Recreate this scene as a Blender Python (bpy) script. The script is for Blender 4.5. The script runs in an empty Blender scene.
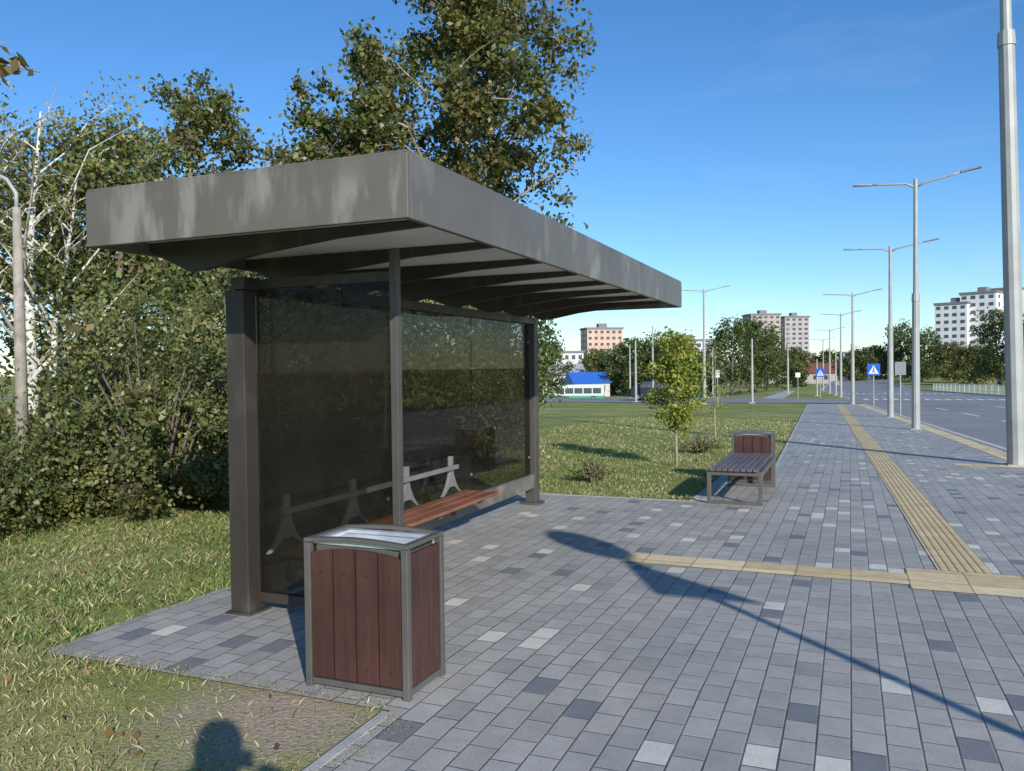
import bpy, math, random
import numpy as np
from mathutils import Matrix, Vector
random.seed(4)
SC = bpy.context.scene
COL = SC.collection
rad = math.radians

# ---------------------------------------------------------------- terrain
GLX = [4, 73, 100, 150, 220, 400]; GLZ = [0, -1.38, -3.9, -5.0, -5.0, -4.32]
def lerp_k(v, xs, ys):
    return float(np.interp(v, xs, ys))
def gz(x, y):
    gr = lerp_k(y, [4, 220], [0, -4.32])
    gl = lerp_k(y, GLX, GLZ)
    t = min(1, max(0, (-x - 10) / 20))
    return gr * (1 - t) + gl * t
def xk(y):
    return 3.2 - 0.06 * (min(y, 150) - 17.5)

# ---------------------------------------------------------------- materials
class NT:
    def __init__(s, m):
        s.nt = m.node_tree; s.n = s.nt.nodes; s.l = s.nt.links
    def math(s, op, a, b=0.0, c=0.0):
        n = s.n.new('ShaderNodeMath'); n.operation = op
        for i, v in enumerate((a, b, c)):
            if isinstance(v, bpy.types.NodeSocket): s.l.new(v, n.inputs[i])
            else: n.inputs[i].default_value = v
        return n.outputs[0]
    def mix(s, f, a, b, mode='MIX'):
        n = s.n.new('ShaderNodeMix'); n.data_type = 'RGBA'; n.blend_type = mode
        for i, v in ((0, f), (6, a), (7, b)):
            if isinstance(v, bpy.types.NodeSocket): s.l.new(v, n.inputs[i])
            else: n.inputs[i].default_value = v if i == 0 else (*v, 1)
        return n.outputs[2]
    def ramp(s, f, stops, interp='LINEAR'):
        n = s.n.new('ShaderNodeValToRGB'); n.color_ramp.interpolation = interp
        e = n.color_ramp.elements
        while len(e) < len(stops): e.new(0.5)
        for el, (p, c) in zip(e, stops):
            el.position = p
            el.color = (*c, 1) if isinstance(c, tuple) else (c, c, c, 1)
        s.l.new(f, n.inputs[0]); return n.outputs[0]
    def noise(s, vec, scale, detail=3, rough=.55):
        n = s.n.new('ShaderNodeTexNoise'); s.l.new(vec, n.inputs['Vector'])
        n.inputs['Scale'].default_value = scale; n.inputs['Detail'].default_value = detail
        n.inputs['Roughness'].default_value = rough
        return n.outputs[0]
    def bump(s, h, strength, dist=.01):
        n = s.n.new('ShaderNodeBump'); s.l.new(h, n.inputs['Height'])
        n.inputs['Strength'].default_value = strength; n.inputs['Distance'].default_value = dist
        return n.outputs[0]

def newmat(name):
    m = bpy.data.materials.new(name); m.use_nodes = True
    t = NT(m); b = t.n['Principled BSDF']
    tc = t.n.new('ShaderNodeTexCoord')
    return m, t, b, tc.outputs['Object']

def mat(name, c, rough=.6, metal=0, nscale=8, namt=.15, bump=0, bscale=60, spec=.5, c2=None):
    m, t, b, oc = newmat(name)
    n = t.noise(oc, nscale, 4)
    a = tuple(v * (1 - namt) for v in c); d = tuple(v * (1 + namt) for v in (c2 or c))
    col = t.ramp(n, [(.3, a), (.7, d)])
    t.l.new(col, b.inputs['Base Color'])
    b.inputs['Roughness'].default_value = rough; b.inputs['Metallic'].default_value = metal
    b.inputs['Specular IOR Level'].default_value = spec
    if bump:
        t.l.new(t.bump(t.noise(oc, bscale, 3), bump), b.inputs['Normal'])
    return m

def leafmat(name, trans=.3):
    m, t, b, oc = newmat(name)
    at = t.n.new('ShaderNodeAttribute'); at.attribute_name = 'tint'
    t.l.new(at.outputs['Color'], b.inputs['Base Color'])
    b.inputs['Roughness'].default_value = .42; b.inputs['Specular IOR Level'].default_value = .5
    tr = t.n.new('ShaderNodeBsdfTranslucent')
    t.l.new(t.mix(1.0, at.outputs['Color'], (1.5, 1.5, .7), 'MULTIPLY'), tr.inputs['Color'])
    mx = t.n.new('ShaderNodeMixShader'); mx.inputs[0].default_value = trans
    t.l.new(b.outputs[0], mx.inputs[1]); t.l.new(tr.outputs[0], mx.inputs[2])
    t.l.new(mx.outputs[0], t.n['Material Output'].inputs[0])
    return m

def paver_mat(name, rw, bl, cmid, light, dark, plight, pdark):
    m, t, b, oc = newmat(name)
    sep = t.n.new('ShaderNodeSeparateXYZ'); t.l.new(oc, sep.inputs[0])
    u = t.math('DIVIDE', sep.outputs[0], rw); fu = t.math('FLOOR', u)
    wn0 = t.n.new('ShaderNodeTexWhiteNoise'); wn0.noise_dimensions = '1D'; t.l.new(fu, wn0.inputs['W'])
    v = t.math('DIVIDE', sep.outputs[1], bl)
    v = t.math('ADD', v, t.math('MULTIPLY', t.math('MODULO', t.math('ABSOLUTE', fu), 2.0), .5))
    v = t.math('ADD', v, t.math('MULTIPLY', wn0.outputs[0], .18))
    fv = t.math('FLOOR', v)
    cx = t.n.new('ShaderNodeCombineXYZ'); t.l.new(fu, cx.inputs[0]); t.l.new(fv, cx.inputs[1])
    wn = t.n.new('ShaderNodeTexWhiteNoise'); wn.noise_dimensions = '2D'; t.l.new(cx.outputs[0], wn.inputs['Vector'])
    ru = t.math('FRACT', u); rv = t.math('FRACT', v)
    eu = t.math('MULTIPLY', t.math('MINIMUM', ru, t.math('SUBTRACT', 1.0, ru)), rw)
    ev = t.math('MULTIPLY', t.math('MINIMUM', rv, t.math('SUBTRACT', 1.0, rv)), bl)
    e = t.math('MINIMUM', eu, ev)
    en = t.noise(oc, 70, 2)
    e = t.math('ADD', e, t.math('MULTIPLY', t.math('SUBTRACT', en, .5), .004))
    mr = t.n.new('ShaderNodeMapRange'); t.l.new(e, mr.inputs[0])
    mr.inputs[1].default_value = .0015; mr.inputs[2].default_value = .006
    edge = mr.outputs[0]
    sc = tuple(x * .92 for x in cmid); hc = tuple(x * 1.07 for x in cmid)
    dk2 = tuple(x * .80 for x in cmid)
    col = t.ramp(wn.outputs[0], [(0, dark), (pdark, dk2), (pdark + .05, sc), (.4, cmid), (.75, hc), (1 - plight, light)], 'CONSTANT')
    big = t.noise(oc, .7, 5, .6)
    col = t.mix(1.0, col, t.ramp(big, [(.3, (.85, .86, .88)), (.7, (1.10, 1.09, 1.06))]), 'MULTIPLY')
    st = t.noise(oc, 7, 5, .75)
    col = t.mix(1.0, col, t.ramp(st, [(.3, .86), (.7, 1.09)]), 'MULTIPLY')
    fine = t.noise(oc, 160, 3, .7)
    col = t.mix(1.0, col, t.ramp(fine, [(.25, .75), (.75, 1.22)]), 'MULTIPLY')
    jn = t.noise(oc, 2.3, 3)
    jc = t.ramp(jn, [(.35, (.09, .088, .082)), (.65, (.24, .225, .20))])
    mixn = t.n.new('ShaderNodeMix'); mixn.data_type = 'RGBA'
    t.l.new(edge, mixn.inputs[0]); t.l.new(jc, mixn.inputs[6]); t.l.new(col, mixn.inputs[7])
    t.l.new(mixn.outputs[2], b.inputs['Base Color'])
    b.inputs['Roughness'].default_value = .7
    tilt = t.math('MULTIPLY', t.math('MULTIPLY', wn.outputs[0], t.math('SUBTRACT', ru, .5)), .5)
    h = t.math('ADD', t.math('ADD', edge, t.math('MULTIPLY', fine, .25)), tilt)
    t.l.new(t.bump(h, .6, .005), b.inputs['Normal'])
    return m

M = {}
M['paver'] = paver_mat('paver_blocks', .135, .2, (.405, .388, .355), (.68, .64, .56), (.20, .205, .215), .038, .025)
def tactile():
    m, t, b, oc = newmat('tactile_paving')
    sep = t.n.new('ShaderNodeSeparateXYZ'); t.l.new(oc, sep.inputs[0])
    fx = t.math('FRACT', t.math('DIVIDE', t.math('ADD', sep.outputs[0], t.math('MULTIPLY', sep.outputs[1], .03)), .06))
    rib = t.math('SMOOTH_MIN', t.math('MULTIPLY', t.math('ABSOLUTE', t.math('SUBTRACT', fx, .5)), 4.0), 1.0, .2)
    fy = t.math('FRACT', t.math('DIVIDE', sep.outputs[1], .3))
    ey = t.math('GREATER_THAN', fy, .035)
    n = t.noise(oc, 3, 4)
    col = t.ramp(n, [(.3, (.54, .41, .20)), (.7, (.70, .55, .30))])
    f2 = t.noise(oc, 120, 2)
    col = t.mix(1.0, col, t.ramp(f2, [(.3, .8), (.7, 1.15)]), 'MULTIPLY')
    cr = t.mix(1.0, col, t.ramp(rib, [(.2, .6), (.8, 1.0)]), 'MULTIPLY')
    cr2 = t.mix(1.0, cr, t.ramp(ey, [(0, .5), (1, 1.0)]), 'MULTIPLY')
    t.l.new(cr2, b.inputs['Base Color']); b.inputs['Roughness'].default_value = .8
    t.l.new(t.bump(rib, .8, .006), b.inputs['Normal'])
    return m
M['tactile'] = tactile()
def slabs():
    m, t, b, oc = newmat('yellow_slabs')
    sep = t.n.new('ShaderNodeSeparateXYZ'); t.l.new(oc, sep.inputs[0])
    fx = t.math('FRACT', t.math('DIVIDE', sep.outputs[0], .4)); fy = t.math('FRACT', t.math('DIVIDE', t.math('SUBTRACT', sep.outputs[1], .1), .35))
    e = t.math('MINIMUM', t.math('GREATER_THAN', fx, .025), t.math('GREATER_THAN', fy, .03))
    cx = t.n.new('ShaderNodeCombineXYZ'); t.l.new(t.math('FLOOR', t.math('DIVIDE', sep.outputs[0], .4)), cx.inputs[0])
    t.l.new(t.math('FLOOR', t.math('DIVIDE', t.math('SUBTRACT', sep.outputs[1], .1), .35)), cx.inputs[1])
    wn = t.n.new('ShaderNodeTexWhiteNoise'); t.l.new(cx.outputs[0], wn.inputs['Vector'])
    col = t.ramp(wn.outputs[0], [(0, (.60, .47, .24)), (1, (.80, .66, .40))])
    col = t.mix(1.0, col, t.ramp(t.noise(oc, 9, 5, .7), [(.3, .8), (.7, 1.1)]), 'MULTIPLY')
    col = t.mix(1.0, col, t.ramp(e, [(0, .4), (1, 1.0)]), 'MULTIPLY')
    t.l.new(col, b.inputs['Base Color']); b.inputs['Roughness'].default_value = .8
    return m
M['slab'] = slabs()
def lawnmat():
    m, t, b, oc = newmat('lawn')
    n1 = t.noise(oc, .35, 5, .6); n2 = t.noise(oc, 6, 5, .7); n3 = t.noise(oc, 45, 3, .7)
    n0 = t.noise(oc, .06, 3, .5)
    col = t.ramp(n1, [(.3, (.185, .225, .065)), (.5, (.27, .29, .10)), (.7, (.38, .35, .16))])
    col = t.mix(1.0, col, t.ramp(n0, [(.35, (.85, .92, .8)), (.65, (1.15, 1.08, 1.0))]), 'MULTIPLY')
    col = t.mix(1.0, col, t.ramp(n2, [(.3, .7), (.7, 1.25)]), 'MULTIPLY')
    col = t.mix(1.0, col, t.ramp(n3, [(.3, .65), (.7, 1.3)]), 'MULTIPLY')
    vm = t.n.new('ShaderNodeVectorMath'); vm.operation = 'DISTANCE'; t.l.new(oc, vm.inputs[0]); vm.inputs[1].default_value = (-2.45, 3.1, 0)
    dd = t.math('ADD', vm.outputs['Value'], t.math('MULTIPLY', t.math('SUBTRACT', n2, .5), 1.2))
    k = t.ramp(dd, [(.25, 1.0), (.8, 0.0)])
    mx = t.n.new('ShaderNodeMix'); mx.data_type = 'RGBA'; t.l.new(k, mx.inputs[0]); t.l.new(col, mx.inputs[6])
    t.l.new(t.ramp(n3, [(.3, (.27, .21, .145)), (.7, (.50, .42, .31))]), mx.inputs[7])
    t.l.new(mx.outputs[2], b.inputs['Base Color']); b.inputs['Roughness'].default_value = .95
    b.inputs['Specular IOR Level'].default_value = .1
    t.l.new(t.bump(t.math('ADD', n3, n2), .5, .03), b.inputs['Normal'])
    return m
M['lawn'] = lawnmat()
def asph():
    m, t, b, oc = newmat('asphalt')
    n1 = t.noise(oc, .25, 5, .6); n2 = t.noise(oc, 90, 3, .7)
    col = t.ramp(n1, [(.3, (.20, .198, .195)), (.7, (.28, .275, .27))])
    col = t.mix(1.0, col, t.ramp(n2, [(.3, .75), (.7, 1.25)]), 'MULTIPLY')
    t.l.new(col, b.inputs['Base Color']); b.inputs['Roughness'].default_value = .85
    return m
M['asphalt'] = asph()
M['concrete'] = mat('concrete_edging', (.42, .41, .385), .85, 0, 6, .2, .3, 80)
M['post_concrete'] = mat('old_concrete', (.33, .29, .24), .9, 0, 6, .3, .4, 60)
M['kerb'] = mat('kerb_stone', (.55, .53, .49), .8, 0, 4, .2, .3, 80)
M['white'] = mat('white_marking', (.75, .75, .72), .7, 0, 6, .2)
def shelter_paint(name, base, scuff):
    m, t, b, oc = newmat(name)
    n1 = t.noise(oc, 2.2, 5, .65)
    mp = t.n.new('ShaderNodeMapping'); mp.inputs['Scale'].default_value = (2.6, 1.2, .7); t.l.new(oc, mp.inputs[0])
    n2 = t.noise(mp.outputs[0], 2.4, 6, .6)
    n3 = t.noise(oc, 1.3, 2, .5)
    col = t.ramp(n1, [(.3, tuple(v * .88 for v in base)), (.7, tuple(v * 1.12 for v in base))])
    k = t.math('MULTIPLY', t.ramp(n2, [(.50, 0.0), (.64, 1.0)]), t.ramp(n3, [(.44, 0.0), (.56, 1.0)]))
    k = t.math('MULTIPLY', k, scuff)
    mx = t.n.new('ShaderNodeMix'); mx.data_type = 'RGBA'; t.l.new(k, mx.inputs[0]); t.l.new(col, mx.inputs[6]); mx.inputs[7].default_value = (.36, .345, .31, 1)
    t.l.new(mx.outputs[2], b.inputs['Base Color'])
    t.l.new(t.ramp(n2, [(.3, .34), (.75, .6)]), b.inputs['Roughness'])
    b.inputs['Metallic'].default_value = .15
    return m
M['shelter'] = shelter_paint('grey_brown_paint', (.140, .124, .100), .5)
M['shelterd'] = shelter_paint('dark_frame_paint', (.085, .075, .064), .12)
M['column'] = shelter_paint('dark_column_paint', (.048, .040, .033), .10)
M['ceiling'] = mat('ceiling_sheet', (.74, .71, .65), .5, 0, 2, .10)
M['frame'] = mat('bin_frame_paint', (.125, .118, .106), .42, .25, 5, .15, .05, 200)
M['pale'] = mat('pale_grey_paint', (.22, .215, .205), .45, .2, 5, .12)
def wood(name, c, axis=2, rough=.5):
    m, t, b, oc = newmat(name)
    mp = t.n.new('ShaderNodeMapping'); s = [30, 30, 30]; s[axis] = 1.6
    mp.inputs['Scale'].default_value = s; t.l.new(oc, mp.inputs[0])
    n = t.noise(mp.outputs[0], 1.0, 4, .6); n2 = t.noise(oc, 3, 3)
    col = t.ramp(n, [(.3, tuple(v * .72 for v in c)), (.7, tuple(v * 1.25 for v in c))])
    col = t.mix(1.0, col, t.ramp(n2, [(.3, .8), (.7, 1.2)]), 'MULTIPLY')
    t.l.new(col, b.inputs['Base Color']); b.inputs['Roughness'].default_value = rough
    t.l.new(t.bump(n, .25, .003), b.inputs['Normal'])
    return m
M['slat'] = wood('brown_slat', (.062, .026, .020), 2, .5)
M['seat'] = wood('red_wood', (.24, .095, .052), 1, .45)
M['bslat'] = wood('dark_slat', (.13, .10, .098), 1, .5)
M['zinc'] = mat('galvanised_steel', (.70, .74, .78), .4, .6, 6, .25)
M['lamp'] = mat('galvanised_pole', (.36, .37, .345), .55, .1, 2, .14, .05)
M['black'] = mat('rubber', (.02, .02, .02), .7)
M['bark'] = mat('bark', (.16, .13, .10), .9, 0, 9, .4, .8, 25)
M['birchbark'] = mat('birch_bark', (.60, .57, .51), .85, 0, 5, .4, .4, 25)
M['brownbark'] = mat('brown_bark', (.32, .26, .18), .9, 0, 7, .35, .8, 30)
M['leaf'] = leafmat('foliage', .32); M['grass'] = leafmat('grass_blades', .35)
def glassmat():
    m, t, b, oc = newmat('tinted_glass')
    tr = t.n.new('ShaderNodeBsdfTransparent'); tr.inputs[0].default_value = (.58, .555, .50, 1)
    gl = t.n.new('ShaderNodeBsdfGlossy'); gl.inputs['Roughness'].default_value = .012; gl.inputs[0].default_value = (.8, .8, .8, 1)
    df = t.n.new('ShaderNodeBsdfDiffuse'); df.inputs[0].default_value = (.12, .115, .105, 1)
    fr = t.n.new('ShaderNodeFresnel'); fr.inputs[0].default_value = 1.4
    m1 = t.n.new('ShaderNodeMixShader'); t.l.new(t.ramp(t.noise(oc, 1.5, 5, .6), [(.3, .03), (.75, .10)]), m1.inputs[0])
    t.l.new(tr.outputs[0], m1.inputs[1]); t.l.new(df.outputs[0], m1.inputs[2])
    m2 = t.n.new('ShaderNodeMixShader'); t.l.new(t.math('MULTIPLY', fr.outputs[0], .28), m2.inputs[0])
    t.l.new(m1.outputs[0], m2.inputs[1]); t.l.new(gl.outputs[0], m2.inputs[2])
    t.l.new(m2.outputs[0], t.n['Material Output'].inputs[0])
    return m
M['glass'] = glassmat()
M['wglass'] = mat('window_glass', (.08, .09, .11), .15, 0, 3, .2)
M['blue'] = mat('blue_sign', (.02, .12, .55), .4, 0, 3, .05)
M['wsign'] = mat('white_sign', (.75, .75, .74), .4, 0, 3, .05)
M['gsign'] = mat('grey_sign_back', (.30, .31, .32), .5, .3, 3, .1)
M['red'] = mat('red_paint', (.45, .03, .02), .4, 0, 3, .1)

# ---------------------------------------------------------------- mesh builder
class MB:
    def __init__(s): s.v = []; s.f = []; s.m = []
    def addf(s, vs, fs, mi=0):
        o = len(s.v); s.v += [tuple(p) for p in vs]
        for f in fs: s.f.append(tuple(i + o for i in f)); s.m.append(mi)
        return s
    def box(s, x0, x1, y0, y1, z0, z1, mi=0, T=None):
        vs = [(x, y, z) for z in (z0, z1) for y in (y0, y1) for x in (x0, x1)]
        if T is not None: vs = [tuple(T @ Vector(p)) for p in vs]
        return s.addf(vs, [(0, 2, 3, 1), (4, 5, 7, 6), (0, 1, 5, 4), (2, 6, 7, 3), (0, 4, 6, 2), (1, 3, 7, 5)], mi)
    def prism(s, poly, a0, a1, axis='x', mi=0):
        def P(p, a):
            return (a, p[0], p[1]) if axis == 'x' else ((p[0], a, p[1]) if axis == 'y' else (p[0], p[1], a))
        n = len(poly)
        vs = [P(p, a0) for p in poly] + [P(p, a1) for p in poly]
        fs = [tuple(range(n)), tuple(range(2 * n - 1, n - 1, -1))] + [(i, i + n, (i + 1) % n + n, (i + 1) % n) for i in range(n)]
        return s.addf(vs, fs, mi)
    def tube(s, pts, rs, k=8, mi=0, cap=True):
        pts = [Vector(p) for p in pts]; n = len(pts); vs = []
        for i, p in enumerate(pts):
            d = (pts[min(i + 1, n - 1)] - pts[max(i - 1, 0)]).normalized()
            a = d.cross(Vector((0, 1, 0)) if abs(d.y) < .9 else Vector((1, 0, 0))).normalized(); b = d.cross(a)
            for j in range(k):
                t = 2 * math.pi * j / k
                vs.append(tuple(p + (a * math.cos(t) + b * math.sin(t)) * rs[i]))
        fs = [(i * k + j, i * k + (j + 1) % k, (i + 1) * k + (j + 1) % k, (i + 1) * k + j) for i in range(n - 1) for j in range(k)]
        if cap: fs += [tuple(range(k - 1, -1, -1)), tuple(range((n - 1) * k, n * k))]
        return s.addf(vs, fs, mi)

def mk(name, mb, mats, parent=None, bevel=0, smooth=False, loc=(0, 0, 0), rz=0):
    me = bpy.data.meshes.new(name); me.from_pydata(mb.v, [], mb.f)
    for m in (mats if isinstance(mats, list) else [mats]): me.materials.append(m)
    me.polygons.foreach_set('material_index', mb.m)
    if smooth: me.polygons.foreach_set('use_smooth', [True] * len(me.polygons))
    me.update()
    import bmesh
    bm = bmesh.new(); bm.from_mesh(me); bmesh.ops.recalc_face_normals(bm, faces=bm.faces); bm.to_mesh(me); bm.free()
    o = bpy.data.objects.new(name, me); COL.objects.link(o)
    o.location = loc; o.rotation_euler = (0, 0, rz)
    if parent: o.parent = parent
    if bevel:
        b = o.modifiers.new('bev', 'BEVEL'); b.width = bevel; b.segments = 2; b.limit_method = 'ANGLE'; b.angle_limit = rad(40)
    return o
def thing(name, loc, label, cat, rz=0, group=None):
    e = bpy.data.objects.new(name, None); COL.objects.link(e)
    e.empty_display_size = .2; e.location = loc; e.rotation_euler = (0, 0, rz)
    e['label'] = label; e['category'] = cat
    if group: e['group'] = group
    return e
def structure(o): o['kind'] = 'structure'; return o
def copy_thing(src, loc, rz=None, label=None, sz=1.0):
    def rec(o, par):
        c = o.copy(); COL.objects.link(c)
        if par is not None: c.parent = par
        for ch in list(o.children): rec(ch, c)
        return c
    c = rec(src, None); c.location = loc; c.scale = (1, 1, sz)
    if rz is not None: c.rotation_euler = (0, 0, rz)
    if label: c['label'] = label
    return c

# ---------------------------------------------------------------- foliage
def cloud(rng, centers, radii, n, size, pal, shell=.35, squash=.85):
    centers = np.array(centers, float); radii = np.array(radii, float)
    w = radii ** 2; w /= w.sum()
    idx = rng.choice(len(centers), n, p=w)
    d = rng.normal(size=(n, 3)); d /= np.linalg.norm(d, axis=1)[:, None]
    r = radii[idx] * (shell + (1 - shell) * rng.random(n)) * (1 + .22 * rng.normal(size=n))
    P = centers[idx] + d * r[:, None] * np.array([1, 1, squash])
    pc = np.array([p[0] for p in pal], float); pw = np.array([p[1] for p in pal], float); pw /= pw.sum()
    cc = pc[rng.choice(len(pal), len(centers), p=pw)]; lc = pc[rng.choice(len(pal), n, p=pw)]
    col = .45 * cc[idx] + .55 * lc
    col *= (.75 + .5 * rng.random(len(centers)))[idx][:, None] * (.7 + .6 * rng.random(n))[:, None]
    S = size * (.6 + .8 * rng.random(n))
    return P, S, col
def leafobj(name, P, S, col, rng, m, parent=None, aspect=.6):
    n = len(P)
    a = rng.normal(size=(n, 3)); a /= np.linalg.norm(a, axis=1)[:, None]
    b = rng.normal(size=(n, 3)); b -= (a * b).sum(1)[:, None] * a; b /= np.linalg.norm(b, axis=1)[:, None]
    c = np.cross(a, b)
    s = S[:, None] * .5
    V = np.empty((n, 4, 3)); V[:, 0] = P - a * s; V[:, 1] = P + b * s * aspect + c * s * .15; V[:, 2] = P + a * s; V[:, 3] = P - b * s * aspect + c * s * .15
    me = bpy.data.meshes.new(name)
    me.vertices.add(4 * n); me.vertices.foreach_set('co', V.reshape(-1))
    me.loops.add(4 * n); me.loops.foreach_set('vertex_index', np.arange(4 * n, dtype=np.int32))
    me.polygons.add(n); me.polygons.foreach_set('loop_start', np.arange(0, 4 * n, 4, dtype=np.int32))
    at = me.attributes.new('tint', 'FLOAT_COLOR', 'POINT')
    C = np.ones((n, 4, 4)); C[:, :, :3] = np.clip(col, 0, 1)[:, None, :]
    at.data.foreach_set('color', C.reshape(-1).astype(np.float32))
    me.materials.append(m); me.update(calc_edges=True); me.validate()
    o = bpy.data.objects.new(name, me); COL.objects.link(o)
    if parent: o.parent = parent
    return o
GREEN = [((.075, .11, .026), 3), ((.105, .145, .034), 3), ((.15, .17, .045), 1.5), ((.04, .065, .016), 2), ((.19, .16, .05), .5)]
OLIVE = [((.12, .135, .034), 3), ((.155, .16, .042), 2.5), ((.065, .085, .022), 2.5), ((.22, .18, .055), 1.1), ((.16, .09, .035), .4)]
HEDGE = [((.14, .175, .05), 3), ((.20, .225, .08), 2.5), ((.075, .10, .028), 2), ((.28, .25, .10), 1.2), ((.22, .13, .08), .45)]
YEL = [((.24, .28, .05), 3), ((.38, .36, .06), 2), ((.16, .22, .035), 2)]
BIRCH = [((.20, .20, .07), 3), ((.13, .15, .04), 2), ((.34, .28, .08), 1.6)]

def tree(name, x, y, H, R, z0, nl, ncl, clr, nleaf, lsize, pal, seed, label, cat='tree', bark='bark', tr=.14, stems=1, egg=.55, lean=0, zg=None, group=None, shell=.3, upl=.55, jit=.16):
    rng = np.random.default_rng(seed); rnd = random.Random(seed)
    z = gz(x, y) if zg is None else zg
    T = thing(name, (x, y, z), label, cat, group=group)
    mb = MB(); cen = []; rds = []
    for st in range(stems):
        sx = 0 if stems == 1 else rnd.uniform(-.25, .25) * stems * .5; sy = 0 if stems == 1 else rnd.uniform(-.25, .25)
        tx = lean + sx * 2.2 + rnd.uniform(-.06, .06) * H; ty = sy * 2 + rnd.uniform(-.03, .03) * H
        hh = H * (.96 if st == 0 else rnd.uniform(.75, .92)); npt = 9; path = []
        for i in range(npt):
            t = i / (npt - 1)
            path.append(Vector((sx + (tx - sx) * t + math.sin(t * 6 + seed + st) * .015 * H * t, sy + (ty - sy) * t + math.cos(t * 5 + seed) * .012 * H * t, -.1 + (hh + .1) * t)))
        rr = [tr * (1 if st == 0 else .7) * (1 - .88 * i / (npt - 1)) * (1.25 if i == 0 else 1) for i in range(npt)]
        mb.tube(path, rr, 8)
        L = nl // stems
        for i in range(L):
            t = (z0 / H) * .85 + (1 - (z0 / H) * .85) * (i + rnd.random() * .8) / L; t = min(t, .97)
            k = t * (npt - 1); a = int(k); fr = k - a
            p = path[a].lerp(path[min(a + 1, npt - 1)], fr)
            q = (t * H - z0) / (H - z0); q = max(0.02, min(1, q))
            prof = (math.sin(math.pi * min(1, (q ** egg))) ** .6) * .9 + .12
            ln = R * prof * rnd.uniform(.65, 1.12)
            az = i * 2.399 + rnd.uniform(-.5, .5) + st * 1.7
            up = upl * rnd.uniform(.6, 1.3)
            e = p + Vector((math.cos(az) * ln, math.sin(az) * ln, ln * up))
            m1 = p.lerp(e, .35) + Vector((rnd.uniform(-.05, .05), rnd.uniform(-.05, .05), -.03)) * ln
            m2 = p.lerp(e, .7) + Vector((rnd.uniform(-.08, .08), rnd.uniform(-.08, .08), .05)) * ln
            r0 = max(.008, rr[a] * .5)
            mb.tube([p, m1, m2, e], [r0, r0 * .7, r0 * .45, r0 * .15], 5, cap=False)
            for c in range(ncl):
                s = rnd.uniform(.4, 1.05)
                base = p.lerp(e, s)
                cp = base + Vector((rnd.gauss(0, 1), rnd.gauss(0, 1), rnd.gauss(0, .8))) * R * jit
                mb.tube([base, base.lerp(cp, .5) + Vector((0, 0, .03 * R)), cp], [r0 * .35, r0 * .25, r0 * .1], 4, cap=False)
                cen.append(cp); rds.append(clr * rnd.uniform(.5, 1.35))
    mk('trunk', mb, M[bark], T, smooth=True)
    P, S, col = cloud(rng, [tuple(c) for c in cen], rds, nleaf, lsize, pal, shell)
    leafobj('crown', P, S, col, rng, M['leaf'], T)
    return T

# ---------------------------------------------------------------- ground and roads
KY = (4, 73, 100, 150)
YR = [-200, 4, 73] + list(range(80, 221, 10)) + [260, 300, 350, 400, 3000]
XC = [-1500, -30, -25, -20, -15, -10]
def grid(name, rows, xcols, dz, m, label):
    mb = MB(); n = len(xcols(rows[0]))
    for y in rows:
        for x in xcols(y): mb.v.append((x, y, gz(x, y) + dz))
    for i in range(len(rows) - 1):
        for j in range(n - 1):
            a = i * n + j; mb.f.append((a, a + 1, a + n + 1, a + n)); mb.m.append(0)
    o = structure(mk(name, mb, m)); o['label'] = label; o['category'] = name
    return o
grid('ground', YR, lambda y: XC + [0, 1500], -.17, M['lawn'], 'wide grassy ground reaching the horizon')
grid('lawn', sorted(YR + [150.001]), lambda y: XC + [xk(y) - .01], 0, M['lawn'], 'mown patchy grass beside the pavement')
grid('verge', YR, lambda y: [xk(y) + 15.5, 1500], 0, M['lawn'], 'grass verge beyond the road')
def strips(name, segs, dz, m, label, mats=None):
    mb = MB()
    for s in segs:
        (y0, y1, l0, r0, l1, r1) = s
        ks = sorted({y0, y1, *[k for k in KY if y0 < k < y1]})
        for a, b in zip(ks[:-1], ks[1:]):
            f = lambda q, u, v: u + (v - u) * (q - y0) / (y1 - y0)
            vs = [(f(a, l0, l1), a), (f(a, r0, r1), a), (f(b, r0, r1), b), (f(b, l0, l1), b)]
            mb.addf([(x, y, gz(x, y) + dz) for x, y in vs], [(0, 1, 2, 3)])
    o = structure(mk(name, mb, m)); o['label'] = label; o['category'] = name
    return o
xe = lambda y: -1.15 - .032 * (y - 13.2)
strips('pavement', [(-8, 3.25, -1.97, xk(-8), -1.97, xk(3.25)), (3.25, 10.3, -4.25, xk(3.25), -4.25, xk(10.3)),
                    (10.3, 13.2, -1.85, xk(10.3), -1.85, xk(13.2)), (13.2, 57, xe(13.2), xk(13.2), xe(57), xk(57))], .02, M['paver'],
       'grey block paving with scattered pale and dark blocks')
yc = lambda y: .83 - .03 * (y - 7.1)
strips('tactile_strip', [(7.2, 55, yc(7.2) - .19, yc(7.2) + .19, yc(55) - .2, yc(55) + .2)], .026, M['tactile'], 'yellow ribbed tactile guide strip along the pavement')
strips('tactile_crossing', [(6.62, 6.98, -1.78, .40, -1.78, .40), (6.5, 7.2, .40, xk(6.5) - .1, .40, xk(7.2) - .1),
                            (16.1, 16.6, 1.72, 2.9, 1.70, 2.87)], .026, M['slab'], 'yellow slabs laid across the pavement')
strips('kerb_tactile', [(-8, 57, xk(-8) - .5, xk(-8) - .12, xk(57) - .5, xk(57) - .12)], .025, M['slab'], 'yellow slab line beside the kerb')
strips('road', [(-60, 150, xk(-60) + .14, xk(-60) + 15.3, xk(150) + .14, xk(150) + 15.3), (150, 420, xk(150) + .14, xk(150) + 15.3, xk(150) + .14, xk(150) + 15.3)], -.12, M['asphalt'], 'wide grey asphalt road with lane markings')
mb = MB()
xs = [-90, -30, -25, -20, -15, -10, xk(60) + .3]
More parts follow.
